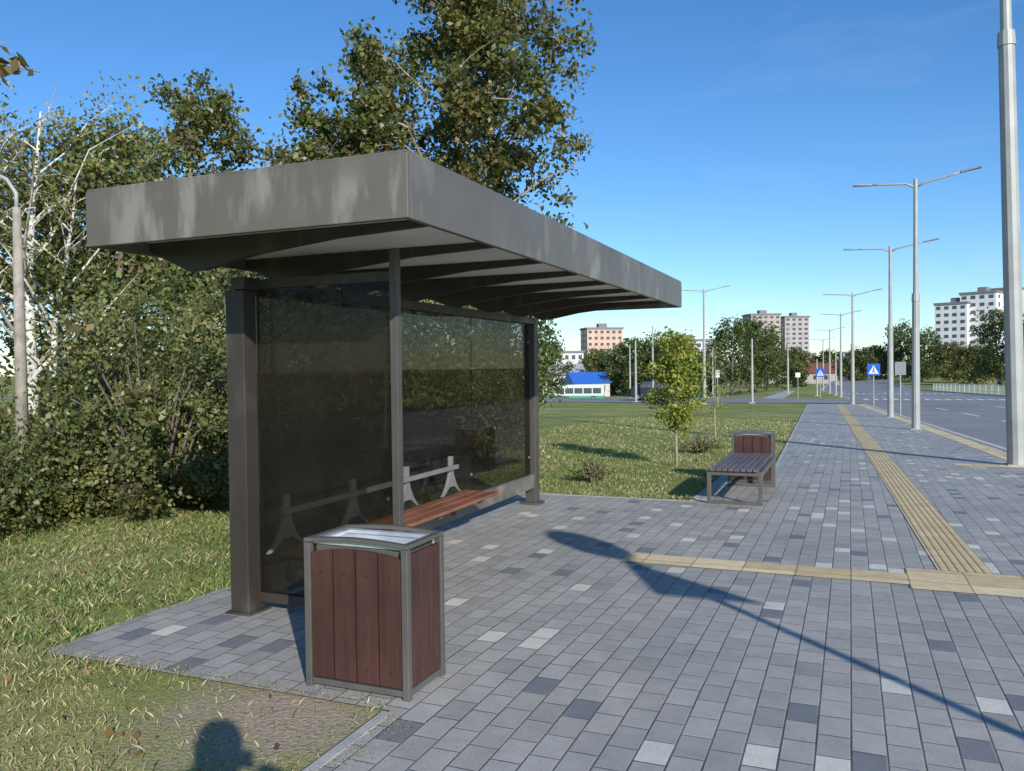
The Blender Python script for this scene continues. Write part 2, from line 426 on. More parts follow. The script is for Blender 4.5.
for (y0, y1) in ((58, 73),):
    for a, b in zip(xs[:-1], xs[1:]):
        mb.addf([(x, y, gz(x, y) + .03) for x, y in ((a, y0), (b, y0), (b, y1), (a, y1))], [(0, 1, 2, 3)])
o = structure(mk('side_road', mb, M['asphalt'])); o['label'] = 'side road crossing the lawn to the main road'; o['category'] = 'road'
mb = MB()
for (y0, y1) in ((144, 150), (150, 156)):
    xs = [-160, -30, -25, -20, -15]
    for a, b in zip(xs[:-1], xs[1:]):
        mb.addf([(x, y, gz(x, y) + .06) for x, y in ((a, y0), (b, y0), (b, y1), (a, y1))], [(0, 1, 2, 3)])
o = structure(mk('far_road', mb, M['asphalt'])); o['label'] = 'distant asphalt road with a bus'; o['category'] = 'road'
strips('field_path', [(73.2, 130, -7, -5.2, -9, -7.5)], .03, M['concrete'], 'pale path across the grass')
mk_ = []
for lane in (3.6, 7.4, 11.2):
    y = 10
    while y < 340:
        if lane == 7.4 or (int(y / 4) % 2 == 0):
            if not (56 < y < 73): mk_.append((y, y + 4, xk(y) + lane, xk(y) + lane + .15, xk(y + 4) + lane, xk(y + 4) + lane + .15))
        y += 4
for i in range(18):
    yy = 76; x = xk(yy) + .6 + i * .8
    mk_.append((yy, yy + 4, x, x + .4, x, x + .4))
    yy = 110; x = xk(yy) + .6 + i * .8
    mk_.append((yy, yy + 4, x, x + .4, x, x + .4))
strips('road_marking', mk_, -.112, M['white'], 'white painted lane lines and crossing bars')
def kerb(name, xf, y0, y1, w, zb, zt, label):
    mb = MB(); ks = sorted({y0, y1, *[k for k in KY if y0 < k < y1]})
    for a, b in zip(ks[:-1], ks[1:]):
        vs = []
        for y in (a, b):
            x = xf(y); g = gz(x, y)
            vs += [(x, y, g + zb), (x + w, y, g + zb), (x + w, y, g + zt), (x, y, g + zt)]
        mb.addf(vs, [(0, 1, 2, 3), (4, 7, 6, 5), (0, 4, 5, 1), (1, 5, 6, 2), (2, 6, 7, 3), (3, 7, 4, 0)])
    o = structure(mk(name, mb, M['kerb'])); o['label'] = label; o['category'] = 'kerb'
kerb('kerb', xk, -60, 57.5, .14, -.16, .03, 'pale stone kerb between pavement and road')
kerb('kerb', xk, 74, 340, .14, -.16, .03, 'pale stone kerb between lawn and road')
kerb('kerb', lambda y: xk(y) + 15.3, -60, 340, .18, -.16, .03, 'pale stone kerb on the far side of the road')
mb = MB()
def edge(x0, y0, x1, y1, w=.05, zt=.024):
    a = Vector((x0, y0, 0)); b = Vector((x1, y1, 0)); d = (b - a).normalized(); n = Vector((-d.y, d.x, 0)) * w / 2
    ks = [0] + [(k - y0) / (y1 - y0) for k in (4,) if min(y0, y1) < k < max(y0, y1)] + [1]
    for p, q in zip(ks[:-1], ks[1:]):
        A = a.lerp(b, p); B = a.lerp(b, q)
        vs = []
        for s in (A, B):
            g = gz(s.x, s.y)
            vs += [(s.x - n.x, s.y - n.y, g - .1), (s.x + n.x, s.y + n.y, g - .1), (s.x + n.x, s.y + n.y, g + zt), (s.x - n.x, s.y - n.y, g + zt)]
        mb.addf(vs, [(0, 1, 2, 3), (4, 7, 6, 5), (0, 4, 5, 1), (1, 5, 6, 2), (2, 6, 7, 3), (3, 7, 4, 0)])
edge(-1.97, -6, -1.97, 3.225); edge(-4.275, 10.3, -1.875, 10.3)
edge(-1.85, 10.325, -1.85, 13.175); edge(-1.875, 13.2, -1.125, 13.2); edge(-1.15, 13.225, xe(57), 57)
o = structure(mk('edging', mb, M['concrete'])); o['label'] = 'narrow concrete edging around the paving'; o['category'] = 'edging'

# ---------------------------------------------------------------- grass blades
rng = np.random.default_rng(11)
def blades(P, h, w, col, name, label):
    n = len(P); az = rng.random(n) * 6.283; ln = rng.random(n) * .9 + .1
    a = np.stack([np.cos(az), np.sin(az), np.zeros(n)], 1)
    az2 = rng.random(n) * 6.283; l = np.stack([np.cos(az2), np.sin(az2), np.zeros(n)], 1) * (ln * h)[:, None]
    V = np.empty((n, 4, 3)); up = np.zeros((n, 3)); up[:, 2] = h * (1 - .35 * ln)
    V[:, 0] = P - a * w[:, None]; V[:, 1] = P + a * w[:, None]; V[:, 2] = P + up * .6 + l * .35 + a * w[:, None] * .7; V[:, 3] = P + up + l
    me = bpy.data.meshes.new(name); me.vertices.add(4 * n); me.vertices.foreach_set('co', V.reshape(-1))
    me.loops.add(4 * n); me.loops.foreach_set('vertex_index', np.arange(4 * n, dtype=np.int32))
    me.polygons.add(n); me.polygons.foreach_set('loop_start', np.arange(0, 4 * n, 4, dtype=np.int32))
    at = me.attributes.new('tint', 'FLOAT_COLOR', 'POINT'); C = np.ones((n, 4, 4)); C[:, :, :3] = np.clip(col, 0, 1)[:, None, :]
    at.data.foreach_set('color', C.reshape(-1).astype(np.float32)); me.materials.append(M['grass']); me.update(calc_edges=True)
    o = bpy.data.objects.new(name, me); COL.objects.link(o); o['kind'] = 'stuff'; o['label'] = label; o['category'] = 'grass'
def patchn(x, y, s=1.0):
    return .5 + .25 * (np.sin(x * 1.7 * s + 2 * np.sin(y * 1.1 * s)) + np.sin(y * 2.3 * s + 1.5 * np.sin(x * 2.9 * s + 1)))
def scatter(x0, x1, y0, y1, dens, h, w, dry, name, label, extra=None):
    n = int((x1 - x0) * (y1 - y0) * dens); x = x0 + rng.random(n) * (x1 - x0); y = y0 + rng.random(n) * (y1 - y0)
    keep = rng.random(n) < (.2 + .8 * patchn(x, y, 4.1))
    if extra is not None: keep &= extra(x, y)
    x = x[keep]; y = y[keep]; n = len(x)
    z = np.interp(y, [4, 220], [0, -4.32])
    P = np.stack([x, y, z], 1)
    pn = patchn(x, y, 1.1)
    isdry = rng.random(n) < (dry * (.5 + 1.0 * pn))
    g = np.array([(.19, .27, .07), (.13, .20, .045), (.27, .33, .11)])[rng.integers(0, 3, n)]
    s = np.array([(.50, .41, .23), (.35, .28, .16), (.60, .52, .33)])[rng.integers(0, 3, n)]
    col = np.where(isdry[:, None], s, g) * (.7 + .6 * rng.random(n))[:, None]
    hh = h * (.4 + rng.random(n) * .9) * (.6 + .7 * patchn(x, y, 2.7))
    blades(P, hh, np.full(n, w), col, name, label)
def near_keep(x, y):
    d = np.sqrt((x + 2.45) ** 2 + (y - 3.1) ** 2) + .25 * (patchn(x, y, 5.3) - .5)
    return rng.random(len(x)) < np.clip((d - .3) / .9, .08, 1)
scatter(-7.2, -1.99, .8, 3.30, 3400, .042, .0020, .95, 'grass', 'patchy green and straw-coloured grass by the paving', near_keep)
scatter(-8.5, -4.2, 3.2, 12.5, 2300, .060, .0033, .25, 'grass', 'green grass strip in front of the hedge')
scatter(-6.6, -1.9, 10.3, 15, 1300, .05, .005, .42, 'grass', 'sunlit grass beside the paving')
scatter(-9, -1.4, 15, 34, 240, .06, .010, .45, 'grass', 'sunlit grass further along the pavement', lambda x, y: x < (-1.2 - .032 * (y - 13.2)))
n = 500
x = -7 + rng.random(n) * 5; y = 1 + rng.random(n) * 6
ok = (x < -4.3) | ((y < 3.2) & (x < -2))
x = x[ok]; y = y[ok]; m_ = len(x)
P = np.stack([x, y, np.interp(y, [4, 220], [0, -4.32]) + .02 + rng.random(m_) * .03], 1)
col = np.array([(.25, .14, .05), (.32, .22, .08), (.16, .08, .04)])[rng.integers(0, 3, m_)] * (.7 + .6 * rng.random(m_))[:, None]
o = leafobj('fallen_leaves', P, .035 * (.6 + rng.random(m_)), col, rng, M['leaf'], aspect=.7); o['kind'] = 'stuff'; o['label'] = 'dry brown leaves scattered in the grass'; o['category'] = 'leaves'
n = 1800
x = np.concatenate([-1.97 + np.abs(rng.normal(size=n // 2)) * .10, -4.2 + rng.random(n // 2) * 2.2]); y = np.concatenate([1.6 + rng.random(n // 2) * 1.6, 3.26 + np.abs(rng.normal(size=n // 2)) * .06])
P = np.stack([x, y, np.full(len(x), .0215)], 1)
col = np.array([(.42, .34, .18), (.30, .24, .14), (.18, .22, .07)])[rng.integers(0, 3, len(x))]
o = leafobj('grass_clippings', P, .018 * (.5 + rng.random(len(x))), col, rng, M['leaf'], aspect=.25); o['kind'] = 'stuff'; o['label'] = 'dry grass clippings along the paving margin'; o['category'] = 'clippings'

# ---------------------------------------------------------------- bus shelter
S = thing('bus_shelter', (-3.62, 4.33, 0), 'grey-brown steel bus shelter with tinted glass walls and overhanging roof', 'bus shelter')
ox, oy = -3.62, 4.33
X0, X1, Y0, Y1, ZB, ZT = -4.0 - ox, -1.92 - ox, 3.40 - oy, 10.2 - oy, 2.31, 2.62
mb = MB(); w = .035
mb.box(X0, X1, Y0, Y0 + w, ZB, ZT); mb.box(X0, X1, Y1 - w, Y1, ZB, ZT)
mb.box(X0, X0 + w, Y0 + w, Y1 - w, ZB, ZT); mb.box(X1 - w, X1, Y0 + w, Y1 - w, ZB, ZT)
roof = mk('roof', mb, M['shelter'], S, bevel=.004)
mb = MB(); mb.box(X0 + .005, X1 - .005, Y0 + .005, Y1 - .005, ZT + .001, ZT + .012)
mk('roof_sheet', mb, M['shelter'], roof)
mb = MB(); mb.box(X0 + w + .002, X1 - w - .002, Y0 + w + .002, Y1 - w - .002, 2.385, 2.41)
mk('ceiling', mb, M['ceiling'], roof)
wallx = -3.62 - ox
ribs = np.linspace(Y0 + .42, Y1 - .30, 8)
for i, yy in enumerate(ribs):
    mb = MB()
    prof = [(X0 + w + .003, 2.383), (X0 + w + .003, 2.33), (wallx - .05, 2.20), (wallx + .06, 2.20), (wallx + .45, 2.27), (wallx + 1.0, 2.325), (X1 - w - .003, 2.352), (X1 - w - .003, 2.383)]
    mb.prism(prof, yy, yy + .05, 'y')
    mk('rib', mb, M['column'], roof, bevel=.003)
yend = 9.40 - oy
mb = MB(); mb.box(wallx - .06, wallx + .05, -.13, yend + .05, 2.12, 2.197); mk('top_beam', mb, M['column'], S, bevel=.004)
mb = MB(); mb.box(wallx - .125, wallx + .020, -.11, .05, -.03, 2.117); mb.box(wallx - .15, wallx + .05, -.14, .08, .0, .03)
mk('column', mb, M['column'], S, bevel=.006)
mb = MB(); mb.box(wallx - .07, wallx + .07, yend - .06, yend + .07, -.12, 2.117); mb.box(wallx - .12, wallx + .12, yend - .11, yend + .12, -.09, -.055)
mk('post', mb, M['shelterd'], S, bevel=.005)
sx = -2.55 - ox
mb = MB(); mb.box(sx - .022, sx + .028, -.02, .035, 0, 2.325); mb.box(sx - .07, sx + .07, -.06, .07, .02, .032)
mk('post', mb, M['shelterd'], S, bevel=.004)
mb = MB(); mb.box(wallx + .022, sx - .024, -.012, .03, 2.13, 2.19); mk('side_beam', mb, M['column'], S)
mb = MB(); mb.box(wallx + .022, sx - .024, -.012, .03, .08, .14); mk('side_beam', mb, M['column'], S)
mb = MB(); mb.box(wallx + .024, sx - .026, .004, .014, .142, 2.128); mk('glass_panel', mb, M['glass'], S)
mb = MB(); mb.box(wallx - .05, wallx + .06, .072, yend - .062, .12, .29); mk('lower_beam', mb, M['shelter'], S, bevel=.006)
pan = np.linspace(.06, yend - .07, 4)
for a, b in zip(pan[:-1], pan[1:]):
    mb = MB(); mb.box(wallx - .005, wallx + .005, a + .003, b - .003, .292, 2.118); mk('glass_panel', mb, M['glass'], S)
    for zz in (.5, 1.9):
        mb = MB(); mb.tube([(wallx + .006, b - .06, zz), (wallx + .02, b - .06, zz)], [.014, .014], 10); mk('glass_clamp', mb, M['pale'], S)

# bench inside the shelter
B = thing('bench', (-3.3, 4.4, 0), 'red-brown slatted bench with grey metal supports in the bus shelter', 'bench')
for i, xx in enumerate((-.19, -.065, .06)):
    mb = MB(); mb.box(xx, xx + .105, 0, 2.85, .37, .40); 
    if i == 0: seat = mk('seat', mb, M['seat'], B, bevel=.004)
    else: mk('seat_slat', mb, M['seat'], seat, bevel=.004)
for yy in (.10, .90, 1.72, 2.56):
    mb = MB()
    mb.box(-.14, .12, yy - .03, yy + .03, .33, .368); mb.box(-.20, -.15, yy - .03, yy + .03, .20, .368)
    mk('leg', mb, M['frame'], B, bevel=.003)
    mb = MB()
    pts = [(-.20, .40), (-.15, .43), (-.09, .50), (-.045, .58), (-.03, .66), (-.03, .76), (.03, .76), (.03, .66), (.045, .58), (.09, .50), (.15, .43), (.20, .40), (.15, .405), (.05, .47), (-.05, .47), (-.15, .405)]
    mb.prism([(yy + a, b) for a, b in pts], -.225, -.195, 'x')
    mk('backrest_support', mb, M['pale'], B, bevel=.003)
mb = MB(); mb.box(-.194, -.165, .02, 2.65, .635, .675); mk('backrest', mb, M['pale'], B, bevel=.004)

# ---------------------------------------------------------------- litter bin
def make_bin(loc, label):
    T = thing('litter_bin', loc, label, 'litter bin', group='matching slatted litter bins')
    W, D, H = .295, .19, .75
    mb = MB(); p = .018
    for sx in (-1, 1):
        for sy in (-1, 1):
            cx, cy = sx * (W - p), sy * (D - p)
            mb.box(cx - p, cx + p, cy - p, cy + p, 0, H - .03)
    n = 12
    for sy in (-1, 1):
        poly = []
        for i in range(n + 1):
            t = i / n; poly.append((-W + 2 * W * t, H - .008 + .016 * math.sin(math.pi * t)))
        for i in range(n, -1, -1):
            t = i / n; poly.append((-W + 2 * W * t, H - .029 + .016 * math.sin(math.pi * t)))
        y = sy * (D - p); mb.prism(poly, y - p, y + p, 'y')
        mb.box(-W + 2 * p, W - 2 * p, y - .012, y + .012, .015, .045)
    for sx in (-1, 1):
        x = sx * (W - p); mb.box(x - p, x + p, -D + 2 * p, D - 2 * p, H - .029, H - .008)
        mb.box(x - .012, x + .012, -D + 2 * p, D - 2 * p, .015, .045)
    mk('frame', mb, M['frame'], T, bevel=.004)
    def panel(axis, sgn, nsl, half):
        mb = MB(); span = 2 * half / nsl
        for i in range(nsl):
            a = -half + i * span + .004; b = a + span - .008
            def top(u): return H - .078 + (.028 * (1 - (u / half) ** 2) if axis == 'y' else .02)
            poly = [(a, .055), (b, .055), (b, top(b)), ((a + b) / 2, top((a + b) / 2)), (a, top(a))]
            if axis == 'y':
                q = sgn * (D - .016); mb.prism(poly, q - .009, q + .009, 'y')
            else:
                q = sgn * (W - .016); mb.prism(poly, q - .009, q + .009, 'x')
            c = (a + b) / 2
            for zz in (.12, H - .17):
                q = sgn * ((D if axis == 'y' else W) - .006)
                if axis == 'y': mb.tube([(c, q - .004, zz), (c, q + .003 * sgn, zz)], [.007, .006], 8, 1)
                else: mb.tube([(q - .004, c, zz), (q + .003 * sgn, c, zz)], [.007, .006], 8, 1)
        mk('slat_panel', mb, [M['slat'], M['black']], T, bevel=.0025)
    for s in (-1, 1):
        panel('y', s, 4, W - 2 * p - .002); panel('x', s, 3, D - 2 * p - .002)
    mb = MB(); w, d = W - .045, D - .045
    mb.box(-w, w, -d, d, .10, .105)
    for (a, b, c, e) in ((-w, w, -d, -d + .003), (-w, w, d - .003, d), (-w, -w + .003, -d, d), (w - .003, w, -d, d)):
        mb.box(a, b, c, e, .10, H - .04)
    mk('inner_shell', mb, M['frame'], T)
    mb = MB(); t = .035; w += .012; d += .012
    for (a, b, c, e) in ((-w, w, -d, -d + t), (-w, w, d - t, d), (-w, -w + t, -d + t, d - t), (w - t, w, -d + t, d - t)):
        mb.box(a, b, c, e, H - .038, H - .020)
    w -= .02; d -= .02
    for (a, b, c, e) in ((-w, w, -d, -d + .003), (-w, w, d - .003, d), (-w, -w + .003, -d, d), (w - .003, w, -d, d)):
        mb.box(a, b, c, e, .35, H - .039)
    mb.box(-w, w, -d, d, .34, .345)
    mk('liner', mb, M['zinc'], T)
    return T
bin1 = make_bin((-2.225, 3.55, .02), 'brown slatted litter bin with grey metal frame beside the shelter')
bin2 = copy_thing(bin1, (-1.33, 12.65, gz(0, 12.65) + .02), None, 'brown slatted litter bin standing behind a backless bench')

# ---------------------------------------------------------------- backless bench on pavement
T = thing('bench', (-1.30, 11.15, gz(0, 11.15) + .02), 'backless slatted bench with grey loop legs on the paving', 'bench')
for yy in (-.93, .90):
    mb = MB(); p = .02; W = .33; H = .42; zo = -.02 * yy
    mb.box(-W, -W + .05, yy - p, yy + p, zo - .02, H); mb.box(W - .05, W, yy - p, yy + p, zo - .02, H)
    mb.box(-W + .05, W - .05, yy - p, yy + p, H - .05, H); mb.box(-W + .05, W - .05, yy - p, yy + p, zo, zo + .04)
    mk('leg', mb, M['frame'], T, bevel=.004)
mb = MB()
for s in (-1, 1): mb.box(s * .31 - .02, s * .31 + .02, -.91, .88, .365, .415)
mk('frame', mb, M['frame'], T, bevel=.004)
mb = MB()
for i in range(8):
    x = -.285 + i * .0725; mb.box(x, x + .058, -.99, .96, .425, .455)
mk('seat', mb, M['bslat'], T, bevel=.004)

# ---------------------------------------------------------------- street lamps
def lamp(loc, H, collar, label, r=.12, arm=1.65, rz=0):
    T = thing('street_lamp', loc, label, 'street lamp', rz, 'street lamps along the road')
    mb = MB()
    mb.tube([(0, 0, -.1), (0, 0, .25), (0, 0, collar)], [r * 1.05, r, r * .86], 12)
    mb.tube([(0, 0, collar), (0, 0, collar + .25)], [r * .98, r * .9], 12)
    mb.tube([(0, 0, collar + .25), (0, 0, H)], [r * .62, r * .5], 12)
    mb.box(-.16, .16, -.16, .16, -.02, .03)
    mk('pole', mb, M['lamp'], T, smooth=False)
    for s, up in ((-1, .06), (1, .22)):
        mb = MB(); L = arm
        mb.tube([(0, 0, H - .25), (s * .25, 0, H - .12), (s * L * .6, 0, H - .12 + up * L * .45), (s * L * .75, 0, H - .12 + up * L * .6)], [.035, .035, .03, .028], 8)
        a = mk('arm', mb, M['lamp'], T, smooth=True)
        mb = MB(); z = H - .12 + up * L * .6; x0 = s * L * .73; x1 = s * (L * .73 + .55)
        dz = up * .4
        mb.addf([(x0, -.06, z - .03), (x0, .06, z - .03), (x0, .06, z + .03), (x0, -.06, z + .03), (x1, -.13, z + dz - .01), (x1, .13, z + dz - .01), (x1, .11, z + dz + .035), (x1, -.11, z + dz + .035)],
                [(0, 1, 2, 3), (4, 7, 6, 5), (0, 4, 5, 1), (1, 5, 6, 2), (2, 6, 7, 3), (3, 7, 4, 0)])
        mk('lamp_head', mb, M['gsign'], T, bevel=.01)
    return T
def pz(x, y): return (x, y, gz(x, y) + .02)
l1 = lamp(pz(2.70, 16.6), 9.6, 7.3, 'tall grey galvanised street lamp pole on the paving', .15)
l1.rotation_euler = (0, rad(-1.3), 0)
l2 = lamp(pz(1.86, 27.8), 7.6, 3.9, 'grey double-arm street lamp at the pavement edge', .12)
for (x, y, s) in ((1.52, 36.5, .91), (.17, 56.5, .93), (-.75, 80, 1), (-2.2, 104, 1), (-3.6, 128, 1)):
    copy_thing(l2, pz(x, y), sz=s)
copy_thing(l2, pz(-8.9, 55), 0.3, 'grey double-arm street lamp standing in the grass')
copy_thing(l2, (-6.5, 98, gz(-6.5, 98)), 1.2, 'grey double-arm street lamp by a distant road')
def mast(x, y, h, r, label):
    T = thing('mast', (x, y, gz(x, y)), label, 'mast', group='pale masts near the junction')
    mb = MB(); mb.tube([(0, 0, -.1), (0, 0, h * .5), (0, 0, h)], [r, r * .85, r * .6], 8); mb.box(-.2, .2, -.2, .2, -.05, .08)
    mk('pole', mb, M['lamp'], T)
    mb = MB(); mb.tube([(0, 0, h), (0, 0, h + .12)], [r * .8, r * .3], 8); mk('cap', mb, M['gsign'], T)
for (k, d, h) in ((.151, 60, 4.4), (.172, 62, 5.6), (.144, 80, 5.2), (.293, 56, 4.3), (.245, 92, 5.5), (.372, 82, 3.6), (.395, 84, 4.5)):
    x = d * (-.381 + .9245 * k); y = d * (.9245 + .381 * k); mast(x, y, h, .09, 'thin pale mast standing in the grass')

# old concrete lamp post among the shrubs
cx, cy = -10.8, 8.05
T = thing('street_lamp', (cx, cy, gz(cx, cy)), 'old concrete lamp post with curved arm in the hedge', 'street lamp')
mb = MB(); mb.tube([(0, 0, -.2), (0, 0, 2.2), (0, 0, 4.0)], [.095, .078, .055], 10); mk('pole', mb, M['post_concrete'], T, smooth=True)
mb = MB(); mb.tube([(0, 0, 3.95), (0, 0, 4.2), (-.12, -.05, 4.4), (-.4, -.2, 4.55), (-.9, -.4, 4.6)], [.03, .03, .028, .025, .022], 8); mk('arm', mb, M['lamp'], T, smooth=True)
mb = MB(); mb.tube([(-.88, -.39, 4.6), (-1.0, -.44, 4.6), (-1.35, -.6, 4.6)], [.04, .09, .05], 8); mk('lamp_head', mb, M['gsign'], T, smooth=True)

# ---------------------------------------------------------------- signs
def crossing_sign(x, y, h, label, rz=0):
    T = thing('traffic_sign', (x, y, gz(x, y) + .02), label, 'traffic sign', rz, 'pedestrian crossing signs')
    mb = MB(); mb.tube([(0, .03, -.1), (0, .03, h + .3)], [.03, .03], 8); mk('post', mb, M['lamp'], T)
    mb = MB(); mb.box(-.35, .35, -.015, .0, h - .35, h + .35); pl = mk('panel', mb, M['blue'], T)
    mb = MB(); mb.prism([(-.28, h - .25), (.28, h - .25), (0, h + .26)], -.02, -.017, 'y'); mk('symbol', mb, M['wsign'], pl)
    mb = MB()
    mb.tube([(0, -.021, h + .10), (0, -.026, h + .10)], [.035, .035], 8)
    mb.prism([(-.03, h + .05), (.03, h + .05), (.02, h - .06), (.10, h - .20), (.06, h - .20), (0, h - .09), (-.07, h - .2), (-.11, h - .2), (-.03, h - .05)], -.025, -.022, 'y')
    mk('figure', mb, M['black'], pl)
crossing_sign(1.3, 53.0, 2.15, 'blue square pedestrian crossing sign on a thin post')
crossing_sign(-2.35, 75.4, 2.2, 'blue square pedestrian crossing sign on a thin post')
def plate_sign(x, y, h, w, hh, label, m='gsign'):
    T = thing('traffic_sign', (x, y, gz(x, y) + .02), label, 'traffic sign')
    mb = MB(); mb.tube([(0, .03, -.1), (0, .03, h + hh / 2)], [.028, .028], 8); mk('post', mb, M['lamp'], T)
    mb = MB(); mb.box(-w / 2, w / 2, -.01, .0, h - hh / 2, h + hh / 2); mk('panel', mb, M[m], T, bevel=.003)
plate_sign(1.95, 37.8, 2.0, .42, .55, 'plain grey sign plate on a thin post')
plate_sign(-8.2, 56, 2.0, .3, .5, 'tall white sign plate on a post at the junction', 'wsign')
plate_sign(-4.1, 74, 2.0, .4, .4, 'small white sign plate on a post at the junction', 'wsign')

# traffic sign whose shadow lies on the paving
T = thing('traffic_sign', (3.55, .72, .02), 'round and triangular traffic signs on a tall post by the kerb', 'traffic sign')
mb = MB(); mb.tube([(0, 0, -.1), (0, 0, 3.98)], [.034, .034], 10); mk('post', mb, M['lamp'], T, smooth=True)
mb = MB(); mb.tube([(0, -.05, 3.75), (0, -.042, 3.75)], [.30, .30], 32, 0); mb.tube([(0, -.052, 3.75), (0, -.0505, 3.75)], [.21, .21], 32, 1); mk('round_plate', mb, [M['red'], M['wsign']], T)
mb = MB(); mb.prism([(-.38, 2.88), (.38, 2.88), (0, 3.46)], -.05, -.042, 'y', 0); mb.prism([(-.25, 2.94), (.25, 2.94), (0, 3.32)], -.053, -.0505, 'y', 1); mk('triangle_plate', mb, [M['red'], M['wsign']], T)

# ---------------------------------------------------------------- photographer (casts the shadow on the grass)
def person():
    T = thing('person', (.10, -.22, .02), 'person standing on the paving holding up a phone', 'person', rad(22))
    V = [(0, 0, .98), (0, 0, 1.18), (0, -.01, 1.38), (0, 0, 1.52), (0, .01, 1.60), (0, .01, 1.69), (0, .0, 1.81),
         (-.10, 0, .93), (-.11, .01, .50), (-.12, -.02, .09), (-.13, .14, .03),
         (.10, 0, .93), (.11, .01, .50), (.12, -.02, .09), (.13, .14, .03),
         (-.20, 0, 1.45), (-.40, .04, 1.32), (-.22, .18, 1.45), (-.11, .19, 1.51),
         (.20, 0, 1.45), (.40, .04, 1.32), (.22, .18, 1.45), (.09, .19, 1.51)]
    E = [(0, 1), (1, 2), (2, 3), (3, 4), (4, 5), (5, 6), (0, 7), (7, 8), (8, 9), (9, 10), (0, 11), (11, 12), (12, 13), (13, 14), (2, 15), (15, 16), (16, 17), (17, 18), (2, 19), (19, 20), (20, 21), (21, 22)]
    Rr = [.16, .15, .18, .08, .10, .12, .08, .10, .065, .045, .045, .10, .065, .045, .045, .08, .06, .045, .035, .08, .06, .045, .035]
    me = bpy.data.meshes.new('body'); me.from_pydata(V, E, []); o = bpy.data.objects.new('body', me); COL.objects.link(o); o.parent = T
    o.modifiers.new('skin', 'SKIN')
    for i, s in enumerate(me.skin_vertices[0].data): s.radius = (Rr[i], Rr[i] * .8); s.use_root = (i == 0)
    sb = o.modifiers.new('sub', 'SUBSURF'); sb.levels = 1; sb.render_levels = 2
    me.materials.append(mat('dark_clothing', (.05, .06, .08), .9))
    mb = MB(); mb.box(-.08, .08, .195, .202, 1.50, 1.575)
    mk('phone', mb, M['black'], T, bevel=.003)
person()

# ---------------------------------------------------------------- trees and shrubs
tree('tree', -8.5, 18.2, 13.4, 2.75, 4.0, 46, 6, .54, 30000, .145, OLIVE, 3, 'tall broadleaf tree with early autumn leaves behind the shelter', tr=.22, stems=3, bark='brownbark', shell=.15)
tree('tree', -11.8, 17.4, 10.4, 2.4, 3.0, 30, 5, .50, 18000, .145, OLIVE, 5, 'broadleaf tree with thin reddish leaves behind the hedge', tr=.16, stems=2, bark='brownbark', shell=.15)
tree('tree', -14.5, 15.2, 9.2, 2.1, 2.5, 26, 5, .48, 14000, .135, OLIVE, 8, 'slender broadleaf tree behind the hedge', tr=.13, stems=2, bark='brownbark', shell=.15)
tree('tree', -13, 11.95, 6.4, 2.3, 1.5, 26, 5, .6, 20000, .12, HEDGE, 9, 'dense green broadleaf tree behind the hedge', tr=.13, stems=2)
tree('tree', -17.6, 14.0, 7.0, 2.2, 1.5, 26, 5, .6, 12000, .14, OLIVE, 12, 'dense green broadleaf tree behind the hedge', tr=.13, stems=2)
tree('birch_tree', -13.0, 9.9, 6.6, 2.1, 2.0, 30, 3, .4, 3200, .085, BIRCH, 14, 'white-barked birch with sparse yellowing leaves', 'birch tree', bark='birchbark', tr=.14, stems=2, upl=.9)
tree('birch_tree', -14.2, 9.2, 6.2, 1.8, 2.0, 22, 3, .4, 2400, .085, BIRCH, 15, 'white-barked birch with sparse yellowing leaves', 'birch tree', bark='birchbark', tr=.12, stems=1, upl=.9)
tree('tree', -9.6, 13.2, 5.2, 2.3, 1.2, 24, 5, .6, 18000, .11, HEDGE, 17, 'low spreading tree growing behind the hedge', tr=.1, stems=2)
tree('tree', -9.6, 22.5, 5.6, 1.4, 1.2, 22, 5, .5, 10000, .13, GREEN, 19, 'bushy green tree at the end of the hedge', tr=.1, stems=2)
tree('tree', -13, 21, 8, 3.0, 1.5, 30, 5, .7, 16000, .17, GREEN, 20, 'dense green tree behind the hedge', tr=.14, stems=2)
def shrub(x, y, R, H, nleaf, seed, label, pal=HEDGE, ls=.062, group='shrubs of the overgrown hedge'):
    rng = np.random.default_rng(seed); rnd = random.Random(seed)
    T = thing('shrub', (x, y, gz(x, y)), label, 'shrub', group=group)
    mb = MB(); cen = []; rds = []
    for i in range(40):
        az = i * 2.4 + rnd.uniform(-.3, .3); k = math.sqrt((i + .5) / 40)
        hh = H * (1 - .45 * k ** 3) * rnd.uniform(.45, 1.0)
        e = Vector((math.cos(az) * R * k, math.sin(az) * R * k, hh))
        s = Vector((e.x * .15, e.y * .15, -.05))
        mb.tube([s, s.lerp(e, .5) + Vector((0, 0, .2 * H * k)), e], [.025, .015, .005], 5, cap=False)
        for zf in (1.0, .6, .25):
            cen.append((e.x * (1 if zf > .3 else 1.05), e.y * (1 if zf > .3 else 1.05), max(.15, e.z * zf))); rds.append(R * rnd.uniform(.14, .38))
    mk('stem', mb, M['bark'], T, smooth=True)
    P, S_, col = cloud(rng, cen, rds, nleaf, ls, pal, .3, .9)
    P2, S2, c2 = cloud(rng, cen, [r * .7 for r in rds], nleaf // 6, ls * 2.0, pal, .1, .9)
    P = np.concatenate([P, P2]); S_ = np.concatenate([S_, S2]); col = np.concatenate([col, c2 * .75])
    P[:, 2] = np.maximum(P[:, 2], .03)
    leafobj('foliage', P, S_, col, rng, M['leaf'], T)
hl = 'dense leafy green shrub in the overgrown hedge'
